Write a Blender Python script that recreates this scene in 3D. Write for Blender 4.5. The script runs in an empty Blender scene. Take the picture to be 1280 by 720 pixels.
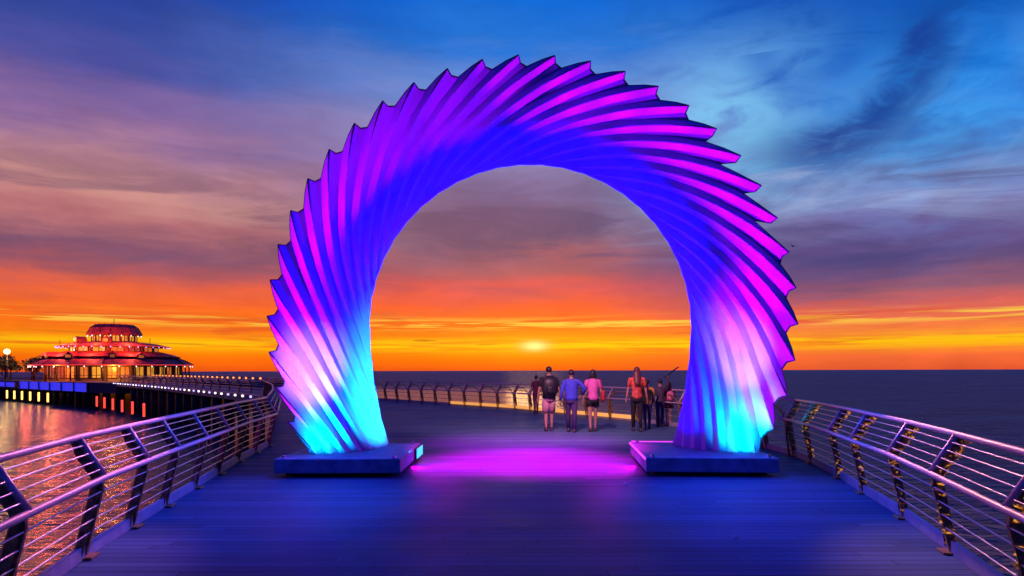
import bpy, bmesh, math, random
from mathutils import Vector, Matrix, Quaternion
random.seed(7)
scene = bpy.context.scene
COL = scene.collection
R = math.radians
PI = math.pi

# ------------------------------------------------------------------ helpers
def lin(r, g, b):
    def f(c):
        c /= 255.0
        return c / 12.92 if c <= 0.04045 else ((c + 0.055) / 1.055) ** 2.4
    return (f(r), f(g), f(b), 1.0)

class MB:
    def __init__(self):
        self.v = []; self.f = []; self.m = []
    def add(self, vs, fs, mi=0):
        b = len(self.v)
        self.v += [tuple(p) for p in vs]
        for f in fs:
            self.f.append(tuple(b + i for i in f)); self.m.append(mi)
        return self
    def box(self, c, s, rz=0, mi=0, ax=None):
        x, y, z = s[0] / 2, s[1] / 2, s[2] / 2
        M = Matrix.Rotation(rz, 3, 'Z') if ax is None else ax
        vs = [Vector(c) + M @ Vector((a * x, b * y, d * z)) for a in (-1, 1) for b in (-1, 1) for d in (-1, 1)]
        self.add(vs, [(0, 1, 3, 2), (4, 6, 7, 5), (0, 4, 5, 1), (2, 3, 7, 6), (0, 2, 6, 4), (1, 5, 7, 3)], mi)
        return self
    def beam(self, a, b, w, h, up=(0, 0, 1), mi=0):
        a, b = Vector(a), Vector(b); d = b - a; L = d.length; d.normalize()
        s = d.cross(Vector(up))
        if s.length < 1e-5: s = Vector((1, 0, 0))
        s.normalize(); u = s.cross(d)
        M = Matrix((s, d, u)).transposed()
        return self.box((a + b) / 2, (w, L, h), ax=M, mi=mi)
    def tube(self, pts, r, n=8, closed=False, mi=0, caps=True):
        pts = [Vector(p) for p in pts]; N = len(pts)
        rr = r if isinstance(r, (list, tuple)) else [r] * N
        vs = []; prev = None
        for i, p in enumerate(pts):
            if closed: t = pts[(i + 1) % N] - pts[i - 1]
            else: t = pts[min(i + 1, N - 1)] - pts[max(i - 1, 0)]
            if t.length < 1e-9: t = Vector((0, 0, 1))
            t.normalize()
            if prev is None:
                s = t.cross(Vector((0, 0, 1)))
                if s.length < 1e-3: s = t.cross(Vector((1, 0, 0)))
            else:
                s = prev - t * prev.dot(t)
                if s.length < 1e-6: s = t.orthogonal()
            s.normalize(); prev = s; u = t.cross(s)
            for k in range(n):
                a = 2 * PI * k / n
                vs.append(p + (s * math.cos(a) + u * math.sin(a)) * rr[i])
        fs = []
        for i in range(N if closed else N - 1):
            j = (i + 1) % N
            for k in range(n):
                l = (k + 1) % n
                fs.append((i * n + k, i * n + l, j * n + l, j * n + k))
        if caps and not closed:
            fs.append(tuple(range(n - 1, -1, -1))); fs.append(tuple((N - 1) * n + k for k in range(n)))
        return self.add(vs, fs, mi)
    def lathe(self, prof, n=16, c=(0, 0, 0), mi=0, a0=0.0):
        vs = []; fs = []
        for (r, z) in prof:
            for k in range(n):
                a = a0 + 2 * PI * k / n
                vs.append((c[0] + r * math.cos(a), c[1] + r * math.sin(a), c[2] + z))
        for i in range(len(prof) - 1):
            for k in range(n):
                l = (k + 1) % n
                fs.append((i * n + k, i * n + l, (i + 1) * n + l, (i + 1) * n + k))
        fs.append(tuple(range(n - 1, -1, -1))); fs.append(tuple((len(prof) - 1) * n + k for k in range(n)))
        return self.add(vs, fs, mi)
    def ball(self, c, r, nu=10, nv=7, mi=0):
        rx, ry, rz = r if isinstance(r, (tuple, list)) else (r, r, r)
        c = Vector(c)
        vs = [c + Vector((0, 0, -rz))]
        for j in range(1, nv):
            t = -PI / 2 + PI * j / nv
            for k in range(nu):
                a = 2 * PI * k / nu
                vs.append(c + Vector((rx * math.cos(t) * math.cos(a), ry * math.cos(t) * math.sin(a), rz * math.sin(t))))
        vs.append(c + Vector((0, 0, rz)))
        fs = []
        for k in range(nu):
            l = (k + 1) % nu
            fs.append((0, 1 + l, 1 + k))
            for j in range(nv - 2):
                b = 1 + j * nu
                fs.append((b + k, b + l, b + nu + l, b + nu + k))
            b = 1 + (nv - 2) * nu
            fs.append((b + k, b + l, len(vs) - 1))
        return self.add(vs, fs, mi)
    def prism(self, poly, z0, z1, mi=0):
        n = len(poly)
        vs = [(p[0], p[1], z0) for p in poly] + [(p[0], p[1], z1) for p in poly]
        fs = [tuple(range(n - 1, -1, -1)), tuple(range(n, 2 * n))]
        for i in range(n):
            j = (i + 1) % n
            fs.append((i, j, n + j, n + i))
        return self.add(vs, fs, mi)
    def build(self, name, mats, parent=None, smooth=False, bevel=0.0, fixn=True):
        me = bpy.data.meshes.new(name)
        me.from_pydata(self.v, [], self.f)
        if not isinstance(mats, (list, tuple)): mats = [mats]
        for m in mats: me.materials.append(m)
        me.polygons.foreach_set('material_index', self.m)
        if fixn:
            bm = bmesh.new(); bm.from_mesh(me)
            bmesh.ops.recalc_face_normals(bm, faces=bm.faces); bm.to_mesh(me); bm.free()
        if smooth: me.polygons.foreach_set('use_smooth', [True] * len(me.polygons))
        o = bpy.data.objects.new(name, me); COL.objects.link(o)
        if parent is not None:
            o.parent = parent
            o.matrix_parent_inverse = Matrix.Identity(4)
        if bevel > 0:
            b = o.modifiers.new('bevel', 'BEVEL'); b.width = bevel; b.segments = 2; b.limit_method = 'ANGLE'
        return o

def tag(o, label=None, cat=None, group=None, kind=None):
    if label: o['label'] = label
    if cat: o['category'] = cat
    if group: o['group'] = group
    if kind: o['kind'] = kind
    return o

def thing(name, label, cat, loc=(0, 0, 0), rz=0, group=None):
    o = bpy.data.objects.new(name, None); COL.objects.link(o)
    o.location = loc; o.rotation_euler = (0, 0, rz); o.empty_display_size = 0.2
    return tag(o, label, cat, group)

# ------------------------------------------------------------------ node helper
class NT:
    def __init__(self, tree): self.t = tree
    def n(self, typ, **kw):
        o = self.t.nodes.new(typ)
        for k, v in kw.items(): setattr(o, k, v)
        return o
    def link(self, a, b): self.t.links.new(a, b)
    def m(self, op, a, b=None, c=None, clamp=False):
        o = self.n('ShaderNodeMath', operation=op); o.use_clamp = clamp
        for i, x in enumerate((a, b, c)):
            if x is None: continue
            if isinstance(x, (int, float)): o.inputs[i].default_value = x
            else: self.link(x, o.inputs[i])
        return o.outputs[0]
    def add(self, a, b): return self.m('ADD', a, b)
    def sub(self, a, b): return self.m('SUBTRACT', a, b)
    def mul(self, a, b): return self.m('MULTIPLY', a, b)
    def div(self, a, b): return self.m('DIVIDE', a, b)
    def ss(self, x, e0, e1, lo=0.0, hi=1.0):
        o = self.n('ShaderNodeMapRange', interpolation_type='SMOOTHSTEP')
        self.link(x, o.inputs[0]) if not isinstance(x, (int, float)) else None
        for i, v in zip((1, 2, 3, 4), (e0, e1, lo, hi)): o.inputs[i].default_value = v
        return o.outputs[0]
    def gauss(self, x, c, w):
        d = self.div(self.sub(x, c), w)
        return self.m('EXPONENT', self.mul(self.mul(d, d), -1.0))
    def vec(self, x, y, z=0.0):
        o = self.n('ShaderNodeCombineXYZ')
        for i, a in enumerate((x, y, z)):
            if isinstance(a, (int, float)): o.inputs[i].default_value = a
            else: self.link(a, o.inputs[i])
        return o.outputs[0]
    def sep(self, v):
        o = self.n('ShaderNodeSeparateXYZ'); self.link(v, o.inputs[0]); return o.outputs
    def noise(self, v, scale=1.0, detail=4.0, rough=0.5, dist=0.0):
        o = self.n('ShaderNodeTexNoise'); self.link(v, o.inputs['Vector'])
        o.inputs['Scale'].default_value = scale; o.inputs['Detail'].default_value = detail
        o.inputs['Roughness'].default_value = rough; o.inputs['Distortion'].default_value = dist
        return o.outputs[0]
    def ramp(self, fac, stops, scale=1.0, interp='LINEAR'):
        o = self.n('ShaderNodeValToRGB'); self.link(fac, o.inputs[0])
        cr = o.color_ramp; cr.interpolation = interp
        while len(cr.elements) < len(stops): cr.elements.new(0.5)
        for e, (p, c) in zip(cr.elements, stops):
            e.position = min(1, p / scale); e.color = c
        return o.outputs[0]
    def mix(self, f, a, b, mode='MIX'):
        o = self.n('ShaderNodeMix', data_type='RGBA', blend_type=mode)
        for i, x in zip((0, 6, 7), (f, a, b)):
            if isinstance(x, (int, float)): o.inputs[i].default_value = x
            elif isinstance(x, tuple): o.inputs[i].default_value = x
            else: self.link(x, o.inputs[i])
        return o.outputs[2]

def mat(name, color=(0.5, 0.5, 0.5), rough=0.5, metal=0.0, var=0.0, vscale=6.0, bump=0.0, bscale=40.0, emit=None, estr=0.0, spec=None):
    m = bpy.data.materials.new(name); m.use_nodes = True
    t = NT(m.node_tree); b = m.node_tree.nodes['Principled BSDF']
    c = tuple(color[:3]) + (1.0,)
    b.inputs['Base Color'].default_value = c
    b.inputs['Roughness'].default_value = rough; b.inputs['Metallic'].default_value = metal
    if spec is not None: b.inputs['Specular IOR Level'].default_value = spec
    tc = t.n('ShaderNodeTexCoord').outputs['Object']
    if var > 0:
        nz = t.noise(tc, vscale, 6, 0.6)
        lo = tuple(x * (1 - var) for x in c[:3]) + (1,); hi = tuple(min(1, x * (1 + var)) for x in c[:3]) + (1,)
        t.link(t.ramp(nz, [(0.3, lo), (0.7, hi)]), b.inputs['Base Color'])
        t.link(t.m('ADD', t.mul(nz, 0.25), rough - 0.12, clamp=True), b.inputs['Roughness'])
    if bump > 0:
        bp = t.n('ShaderNodeBump'); bp.inputs['Strength'].default_value = bump; bp.inputs['Distance'].default_value = 0.01
        t.link(t.noise(tc, bscale, 5, 0.6), bp.inputs['Height']); t.link(bp.outputs[0], b.inputs['Normal'])
    if emit is not None:
        b.inputs['Emission Color'].default_value = tuple(emit[:3]) + (1,); b.inputs['Emission Strength'].default_value = estr
    return m

# ------------------------------------------------------------------ camera
F = 834.0 / 1280.0
EYE = 1.7
cam_d = bpy.data.cameras.new('camera'); cam = bpy.data.objects.new('camera', cam_d); COL.objects.link(cam)
cam_d.sensor_width = 36; cam_d.lens = 36 * F; cam_d.shift_y = 103.0 / 1280.0
cam_d.clip_start = 0.05; cam_d.clip_end = 30000
cam.location = (0, 0, EYE)
cam.rotation_euler = (R(90), R(0.15), 0)
scene.camera = cam

# ------------------------------------------------------------------ world
SUN_AZ, SUN_V = 0.0336, 0.0375
world = bpy.data.worlds.new('World'); scene.world = world; world.use_nodes = True
def build_world():
    tr = world.node_tree; tr.nodes.clear(); t = NT(tr)
    D = t.n('ShaderNodeTexCoord').outputs['Generated']
    x, y, z = t.sep(D)
    h = t.m('MAXIMUM', t.m('SQRT', t.add(t.mul(x, x), t.mul(y, y))), 0.001)
    v0 = t.m('MAXIMUM', t.div(z, h), 0.0)
    az = t.m('ARCTAN2', x, y)
    # domain warp: uneven cloud banks
    na = t.noise(t.vec(t.mul(az, 2.2), t.mul(v0, 9.0), 1.3), 1.0, 5, 0.55, 0.4)
    nb = t.noise(t.vec(t.mul(az, 6.0), t.mul(v0, 42.0), 4.1), 1.0, 5, 0.6, 0.3)
    warp = t.add(t.mul(t.sub(na, 0.5), t.ss(v0, 0.05, 0.25, 0.0, 0.14)), t.mul(t.sub(nb, 0.5), t.ss(v0, 0.0, 0.12, 0.004, 0.045)))
    v = t.m('MAXIMUM', t.add(v0, warp), 0.0)
    S = 0.8
    vf = t.m('DIVIDE', v, S, clamp=True)
    L = t.ramp(vf, [(p, lin(*c)) for p, c in [(0, (232, 84, 20)), (.013, (255, 105, 8)), (.031, (255, 135, 5)), (.058, (255, 116, 14)), (.084, (255, 108, 26)),
        (.109, (236, 98, 62)), (.129, (186, 88, 90)), (.159, (132, 80, 108)), (.189, (186, 112, 118)), (.225, (210, 146, 138)), (.265, (190, 134, 150)),
        (.315, (140, 104, 158)), (.376, (92, 84, 160)), (.426, (58, 74, 160)), (.466, (44, 66, 155)), (.56, (14, 50, 165)), (.8, (2, 26, 160))]], S)
    Cc = t.ramp(vf, [(p, lin(*c)) for p, c in [(0, (232, 78, 20)), (.0156, (255, 108, 6)), (.037, (255, 145, 5)), (.0635, (255, 110, 10)), (.0935, (255, 92, 44)),
        (.1235, (232, 84, 80)), (.153, (182, 90, 98)), (.195, (138, 90, 114)), (.243, (126, 95, 134)), (.297, (138, 118, 166)), (.36, (150, 145, 200)), (.435, (105, 140, 215)),
        (.495, (30, 115, 215)), (.555, (0, 104, 215)), (.8, (0, 28, 165))]], S)
    Rr = t.ramp(vf, [(p, lin(*c)) for p, c in [(0, (232, 88, 48)), (.018, (250, 108, 56)), (.037, (255, 150, 22)), (.059, (250, 122, 66)), (.08, (225, 98, 88)),
        (.105, (146, 86, 110)), (.136, (108, 76, 125)), (.167, (100, 80, 145)), (.197, (116, 105, 168)), (.233, (128, 150, 208)), (.269, (75, 135, 212)),
        (.32, (25, 122, 222)), (.39, (8, 116, 220)), (.473, (0, 88, 188)), (.56, (0, 62, 175)), (.8, (0, 28, 160))]], S)
    Bk = t.ramp(vf, [(0, lin(40, 40, 120)), (.1, lin(25, 34, 140)), (.3, lin(10, 30, 150)), (.8, lin(2, 26, 160))], S)
    c = t.mix(t.ss(az, -0.56, -0.02), L, Cc)
    c = t.mix(t.ss(az, 0.08, 0.5), c, Rr)
    aa = t.m('ABSOLUTE', az)
    # ---- upper right: swirling high cloud
    dx = t.sub(az, 0.415); dy = t.sub(v0, 0.445)
    rr = t.m('SQRT', t.add(t.mul(dx, dx), t.mul(dy, dy)))
    th = t.m('ARCTAN2', dy, dx)
    sw = t.noise(t.vec(t.mul(rr, 12.0), t.mul(th, 0.7), 2.0), 1.0, 4, 0.5, 0.5)
    fine = t.noise(t.vec(t.mul(az, 9), t.mul(v0, 22), 7.0), 1.0, 6, 0.6, 0.6)
    rightm = t.mul(t.ss(az, 0.02, 0.24), t.ss(v0, 0.15, 0.24))
    lightc = t.mul(t.mul(t.ss(sw, 0.45, 0.72), t.ss(v0, 0.5, 0.3)), rightm)
    c = t.mix(t.mul(lightc, 0.3), c, lin(140, 200, 245))
    lobe = t.mul(t.gauss(az, 0.325, 0.13), t.gauss(v0, 0.345, 0.10))
    c = t.mix(t.mul(t.mul(lobe, t.ss(fine, 0.2, 0.6)), 0.9), c, lin(125, 200, 242))
    lobe2 = t.mul(t.gauss(az, 0.58, 0.09), t.gauss(v0, 0.30, 0.10))
    c = t.mix(t.mul(t.mul(lobe2, t.ss(fine, 0.3, 0.65)), 0.65), c, lin(70, 165, 240))
    # the dark comma-shaped streak
    arc = t.mul(t.gauss(t.add(rr, t.mul(t.sub(fine, 0.5), 0.11)), 0.148, 0.036), t.mul(t.ss(th, -2.4, -1.3), t.ss(th, 0.35, -0.1)))
    c = t.mix(t.mul(t.mul(arc, t.ss(fine, 0.15, 0.6)), 0.95), c, lin(14, 62, 150))
    arc2 = t.mul(t.gauss(rr, 0.055, 0.03), t.ss(th, 1.2, -0.6))
    c = t.mix(t.mul(arc2, 0.5), c, lin(5, 85, 190))
    # bank of slate cloud over the right horizon
    bank = t.mul(t.ss(na, 0.42, 0.62), t.mul(t.gauss(v0, 0.165, 0.07), t.ss(az, 0.05, 0.4)))
    c = t.mix(t.mul(bank, 0.85), c, lin(66, 60, 124))
    nc_ = t.noise(t.vec(t.mul(az, 3.2), t.mul(v0, 17.0), 11.0), 1.0, 6, 0.6, 0.7)
    heavy = t.mul(t.mul(t.ss(nc_, 0.47, 0.66), t.gauss(v0, 0.2, 0.085)), t.ss(aa, 1.0, 0.7))
    c = t.mix(t.mul(heavy, 0.75), c, t.mix(t.ss(az, -0.1, 0.35), lin(112, 76, 108), lin(70, 64, 118)))
    pale = t.mul(t.mul(t.ss(nc_, 0.5, 0.30), t.gauss(v0, 0.24, 0.06)), t.ss(az, 0.05, 0.3))
    c = t.mix(t.mul(pale, 0.7), c, lin(165, 180, 222))
    # soft mottling everywhere
    mot = t.add(1.0, t.mul(t.sub(fine, 0.5), t.ss(v0, 0.03, 0.3, 0.5, 0.45)))
    mv = t.vec(mot, mot, mot)
    c = t.mix(1.0, c, mv, 'MULTIPLY')
    # thin low streaks of lit cloud
    st = t.noise(t.vec(t.mul(az, 5.5), t.mul(v0, 150.0), 9.0), 1.0, 4, 0.55, 0.25)
    nearsun = t.gauss(az, SUN_AZ, 0.42)
    band = t.mul(t.gauss(v0, 0.0375, 0.0085), t.ss(st, 0.38, 0.52))
    c = t.mix(t.mul(band, t.add(0.75, t.mul(nearsun, 0.25))), c, lin(255, 205, 10))
    band2 = t.mul(t.gauss(v0, 0.069, 0.0075), t.ss(st, 0.46, 0.56))
    c = t.mix(t.mul(band2, 0.95), c, lin(255, 205, 70))
    lowd = t.noise(t.vec(t.mul(az, 4.0), t.mul(v0, 75.0), 15.0), 1.0, 5, 0.6, 0.4)
    c = t.mix(t.mul(t.mul(t.ss(lowd, 0.5, 0.64), t.gauss(v0, 0.062, 0.035)), 0.6), c, lin(222, 78, 34))
    dk = t.mul(t.gauss(v0, 0.043, 0.010), t.ss(t.noise(t.vec(t.mul(az, 9), t.mul(v0, 190), 2.2), 1.0, 4, 0.5, 0.3), 0.60, 0.68))
    c = t.mix(t.mul(dk, 0.7), c, lin(190, 95, 20))
    # behind the viewer the dusk sky is deep blue
    c = t.mix(t.ss(aa, 0.95, 1.7), c, Bk)
    # veiled sun
    sun = t.mul(t.gauss(az, SUN_AZ, 0.017), t.gauss(v0, SUN_V - 0.001, 0.0062))
    c = t.mix(t.m('MULTIPLY', sun, 1.15, clamp=True), c, (1.6, 1.3, 0.5, 1))
    halo = t.mul(t.gauss(az, SUN_AZ, 0.11), t.gauss(v0, SUN_V, 0.02))
    c = t.mix(t.mul(halo, 0.45), c, lin(255, 190, 10))
    bg = t.n('ShaderNodeBackground'); t.link(c, bg.inputs[0]); bg.inputs[1].default_value = 0.97
    sky = t.n('ShaderNodeTexSky'); sky.sky_type = 'NISHITA'; sky.sun_disc = False
    sky.sun_elevation = math.atan(SUN_V); sky.sun_rotation = SUN_AZ
    bg2 = t.n('ShaderNodeBackground'); t.link(sky.outputs[0], bg2.inputs[0]); bg2.inputs[1].default_value = 0.004
    ad = t.n('ShaderNodeAddShader'); t.link(bg.outputs[0], ad.inputs[0]); t.link(bg2.outputs[0], ad.inputs[1])
    out = t.n('ShaderNodeOutputWorld'); t.link(ad.outputs[0], out.inputs[0])
build_world()
sd = bpy.data.lights.new('sun', 'SUN'); so = bpy.data.objects.new('sun', sd); COL.objects.link(so)
sd.energy = 0.05; sd.angle = R(5); sd.color = (1.0, 0.5, 0.18)
sdir = Vector((math.sin(SUN_AZ), math.cos(SUN_AZ), SUN_V)).normalized()
so.rotation_euler = sdir.to_track_quat('Z', 'Y').to_euler()
so.location = sdir * 50

scene.view_settings.view_transform = 'Standard'; scene.view_settings.look = 'None'
scene.view_settings.exposure = 0; scene.view_settings.gamma = 1
scene.cycles.max_bounces = 6; scene.cycles.diffuse_bounces = 2; scene.cycles.glossy_bounces = 3
scene.cycles.sample_clamp_indirect = 4.0

# ------------------------------------------------------------------ materials
def deck_material():
    m = bpy.data.materials.new('composite_decking'); m.use_nodes = True
    t = NT(m.node_tree); b = m.node_tree.nodes['Principled BSDF']
    P = t.n('ShaderNodeTexCoord').outputs['Object']
    x, y, z = t.sep(P)
    PW = 0.145
    yy = t.div(y, PW); idx = t.m('FLOOR', yy); fr = t.m('FRACT', yy)
    wn = t.n('ShaderNodeTexWhiteNoise', noise_dimensions='1D'); t.link(idx, wn.inputs['W'])
    rnd = wn.outputs[0]
    # butt joints every 3.6 m, staggered by plank
    xs = t.add(t.div(x, 3.6), t.mul(rnd, 7.3)); jx = t.m('FRACT', xs)
    seg = t.n('ShaderNodeTexWhiteNoise', noise_dimensions='2D'); t.link(t.vec(t.m('FLOOR', xs), idx), seg.inputs['Vector'])
    rs = seg.outputs[0]
    edge = t.m('MINIMUM', fr, t.sub(1.0, fr))
    joint = t.m('MINIMUM', jx, t.sub(1.0, jx))
    gap = t.m('MAXIMUM', t.ss(edge, 0.055, 0.025), t.ss(joint, 0.0016, 0.0008))
    grain = t.noise(t.vec(t.add(t.mul(x, 1.6), t.mul(rs, 30)), t.mul(y, 34), rs), 1.0, 5, 0.6, 0.2)
    worn = t.noise(t.vec(x, y, 0.0), 0.55, 6, 0.6, 0.4)
    tone = t.add(t.add(t.mul(rs, 0.45), t.mul(grain, 0.35)), t.mul(worn, 0.5))
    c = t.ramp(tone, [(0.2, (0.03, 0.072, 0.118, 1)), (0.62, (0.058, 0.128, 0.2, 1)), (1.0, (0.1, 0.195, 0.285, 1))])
    c = t.mix(gap, c, (0.008, 0.008, 0.012, 1))
    t.link(c, b.inputs['Base Color'])
    t.link(t.m('ADD', t.mul(worn, 0.5), 0.32, clamp=True), b.inputs['Roughness'])
    b.inputs['Specular IOR Level'].default_value = 0.12
    bp = t.n('ShaderNodeBump'); bp.inputs['Strength'].default_value = 0.6; bp.inputs['Distance'].default_value = 0.006
    t.link(t.add(t.mul(gap, -0.8), t.mul(grain, 0.2)), bp.inputs['Height']); t.link(bp.outputs[0], b.inputs['Normal'])
    return m
M_DECK = deck_material()

def sea_material():
    m = bpy.data.materials.new('sea_water'); m.use_nodes = True
    t = NT(m.node_tree); b = m.node_tree.nodes['Principled BSDF']
    P = t.n('ShaderNodeTexCoord').outputs['Object']
    x, y, z = t.sep(P)
    big = t.noise(t.vec(t.mul(x, 0.05), t.mul(y, 0.16), 0.0), 1.0, 4, 0.6, 0.4)
    c = t.ramp(big, [(0.3, (0.004, 0.24, 0.23, 1)), (0.7, (0.012, 0.46, 0.36, 1))])
    foam = t.noise(t.vec(t.mul(x, 0.02), t.mul(y, 0.055), 5.0), 1.0, 5, 0.62, 0.5)
    fm = t.mul(t.mul(t.ss(foam, 0.60, 0.66), t.ss(y, 700.0, 350.0)), t.ss(y, 150.0, 240.0))
    c = t.mix(t.mul(fm, 0.7), c, (0.5, 0.45, 0.5, 1))
    calm = t.mul(t.ss(x, 30.0, -5.0), t.ss(y, 300.0, 140.0))
    c = t.mix(t.mul(calm, 0.8), c, (0.02, 0.028, 0.03, 1))
    t.link(c, b.inputs['Base Color'])
    b.inputs['IOR'].default_value = 1.33
    t.link(t.ss(calm, 0.0, 1.0, 0.42, 0.2), b.inputs['Roughness']); t.link(t.ss(calm, 0.0, 1.0, 0.07, 0.6), b.inputs['Specular IOR Level'])
    w1 = t.noise(t.vec(t.mul(x, 0.35), t.mul(y, 0.9), 0.0), 1.0, 4, 0.6, 0.6)
    w2 = t.noise(t.vec(t.mul(x, 1.4), t.mul(y, 3.0), 3.0), 1.0, 3, 0.6, 0.3)
    hgt = t.add(t.mul(w1, 1.0), t.mul(w2, 0.09))
    hgt = t.mul(hgt, t.ss(calm, 0.0, 1.0, 5.0, 1.0))
    bp = t.n('ShaderNodeBump'); bp.inputs['Strength'].default_value = 1.0; bp.inputs['Distance'].default_value = 0.55
    t.link(hgt, bp.inputs['Height']); t.link(bp.outputs[0], b.inputs['Normal'])
    return m
M_SEA = sea_material()

def fabric_material():
    m = bpy.data.materials.new('pale_stretched_fabric'); m.use_nodes = True
    tr = m.node_tree; t = NT(tr); b = tr.nodes['Principled BSDF']
    P = t.n('ShaderNodeTexCoord').outputs['Object']
    nz = t.noise(P, 3.0, 6, 0.6)
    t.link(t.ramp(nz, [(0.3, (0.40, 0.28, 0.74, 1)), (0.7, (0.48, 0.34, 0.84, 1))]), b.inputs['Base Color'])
    b.inputs['Roughness'].default_value = 0.75; b.inputs['Specular IOR Level'].default_value = 0.25
    bp = t.n('ShaderNodeBump'); bp.inputs['Strength'].default_value = 0.25; bp.inputs['Distance'].default_value = 0.01
    t.link(t.noise(P, 14.0, 4, 0.6), bp.inputs['Height']); t.link(bp.outputs[0], b.inputs['Normal'])
    return m
M_FAB = fabric_material()
M_TRIM = mat('dark_hem_tape', (0.03, 0.022, 0.05), 0.6)
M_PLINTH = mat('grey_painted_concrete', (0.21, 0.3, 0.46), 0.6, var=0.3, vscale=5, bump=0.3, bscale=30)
M_FOOT = mat('shadow_gap_foot', (0.015, 0.015, 0.016), 0.8)  # coloured near black for the shadow gap under the plinth slab
M_RAIL = mat('brushed_rail_metal', (0.62, 0.46, 0.48), 0.45, 0.3, var=0.12, vscale=9)
M_POST = mat('weathered_bronze_post', (0.34, 0.19, 0.06), 0.45, 0.35, var=0.85, vscale=13, bump=0.4, bscale=35)
M_CABLE = mat('steel_cable', (0.5, 0.5, 0.54), 0.35, 0.8)
M_WATER_GLOW = mat('amber_water_glow', (0.8, 0.5, 0.2), 0.4, emit=(1.0, 0.42, 0.06), estr=0.8)
def glint_mat():
    m = mat('golden_glint_strand', (0.5, 0.25, 0.04), 0.5)
    t = NT(m.node_tree); b = m.node_tree.nodes['Principled BSDF']
    nz = t.noise(t.n('ShaderNodeTexCoord').outputs['Object'], 22.0, 3, 0.6)
    t.link(t.ramp(nz, [(0.46, (0.05, 0.015, 0.0, 1)), (0.58, (0.85, 0.27, 0.02, 1)), (0.72, (1.0, 0.55, 0.12, 1))]), b.inputs['Emission Color'])
    b.inputs['Emission Strength'].default_value = 0.75
    return m
M_GLINT = glint_mat()
M_KERB = mat('pale_toe_board', (0.32, 0.31, 0.36), 0.5, var=0.25, vscale=5)
M_FASCIA = mat('pier_concrete', (0.07, 0.065, 0.075), 0.8, var=0.3, vscale=0.8, bump=0.3, bscale=3)
M_PILE = mat('dark_wet_piling', (0.045, 0.04, 0.04), 0.6, var=0.4, vscale=1.5, bump=0.4, bscale=6)

# ------------------------------------------------------------------ plan of the pier
LN = [(-2.85, -9), (-2.85, -1), (-2.9, 0.6), (-2.95, 1.9), (-3.15, 3.1), (-3.54, 4.51), (-3.96, 6.06), (-4.20, 7.25), (-4.42, 8.37), (-4.66, 9.67), (-4.90, 10.98), (-5.2, 12.5), (-5.38, 13.8), (-5.58, 15.1)]
RN = [(2.85, -9), (2.85, -1), (2.9, 0.6), (2.95, 1.8), (3.2, 3.1), (3.63, 4.54), (4.12, 6.15), (4.53, 7.59), (4.88, 9.13), (5.18, 10.4), (5.5, 12.1), (5.6, 13.1)]
LF = [(-5.58, 15.1), (-7.9, 22), (-10.8, 30), (-16.5, 44), (-38, 73), (-57, 96)]
RF = [(5.6, 13.1), (5.55, 14.6), (5.5, 16.2), (5.4, 17.8), (5.1, 19.6), (4.2, 22), (2.2, 25.2), (0.1, 29), (-3.9, 34), (-8, 39), (-13.5, 48), (-20, 58), (-42, 88), (-60, 110)]
deck_poly = LN + LF[1:] + [(-60, 110)] + RF[::-1][1:] + RN[::-1][1:]
WATER = -4.0
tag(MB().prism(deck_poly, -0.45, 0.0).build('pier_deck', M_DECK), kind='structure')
# platform that carries the pavilion
plat = [(-57, 96.1), (-63, 100), (-112, 142), (-150, 172), (-150, 230), (-70, 190), (-34, 132), (-42, 106)]
tag(MB().prism(plat, -1.5, 0.01).build('pier_platform', M_FASCIA), kind='structure')

# sea: one sheet to the horizon
def grid_sea():
    b = MB()
    s = 14000
    b.add([(-s, -400, WATER), (s, -400, WATER), (s, s, WATER), (-s, s, WATER)], [(0, 1, 2, 3)])
    return b.build('sea', M_SEA)
tag(grid_sea(), kind='structure')

def resample(path, step):
    out = [Vector((path[0][0], path[0][1]))]; acc = 0.0
    for a, b in zip(path, path[1:]):
        a, b = Vector(a), Vector(b); L = (b - a).length; d = step - acc
        while d <= L:
            out.append(a + (b - a) * (d / L)); d += step
        acc = (acc + L) % step
    return out

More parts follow.
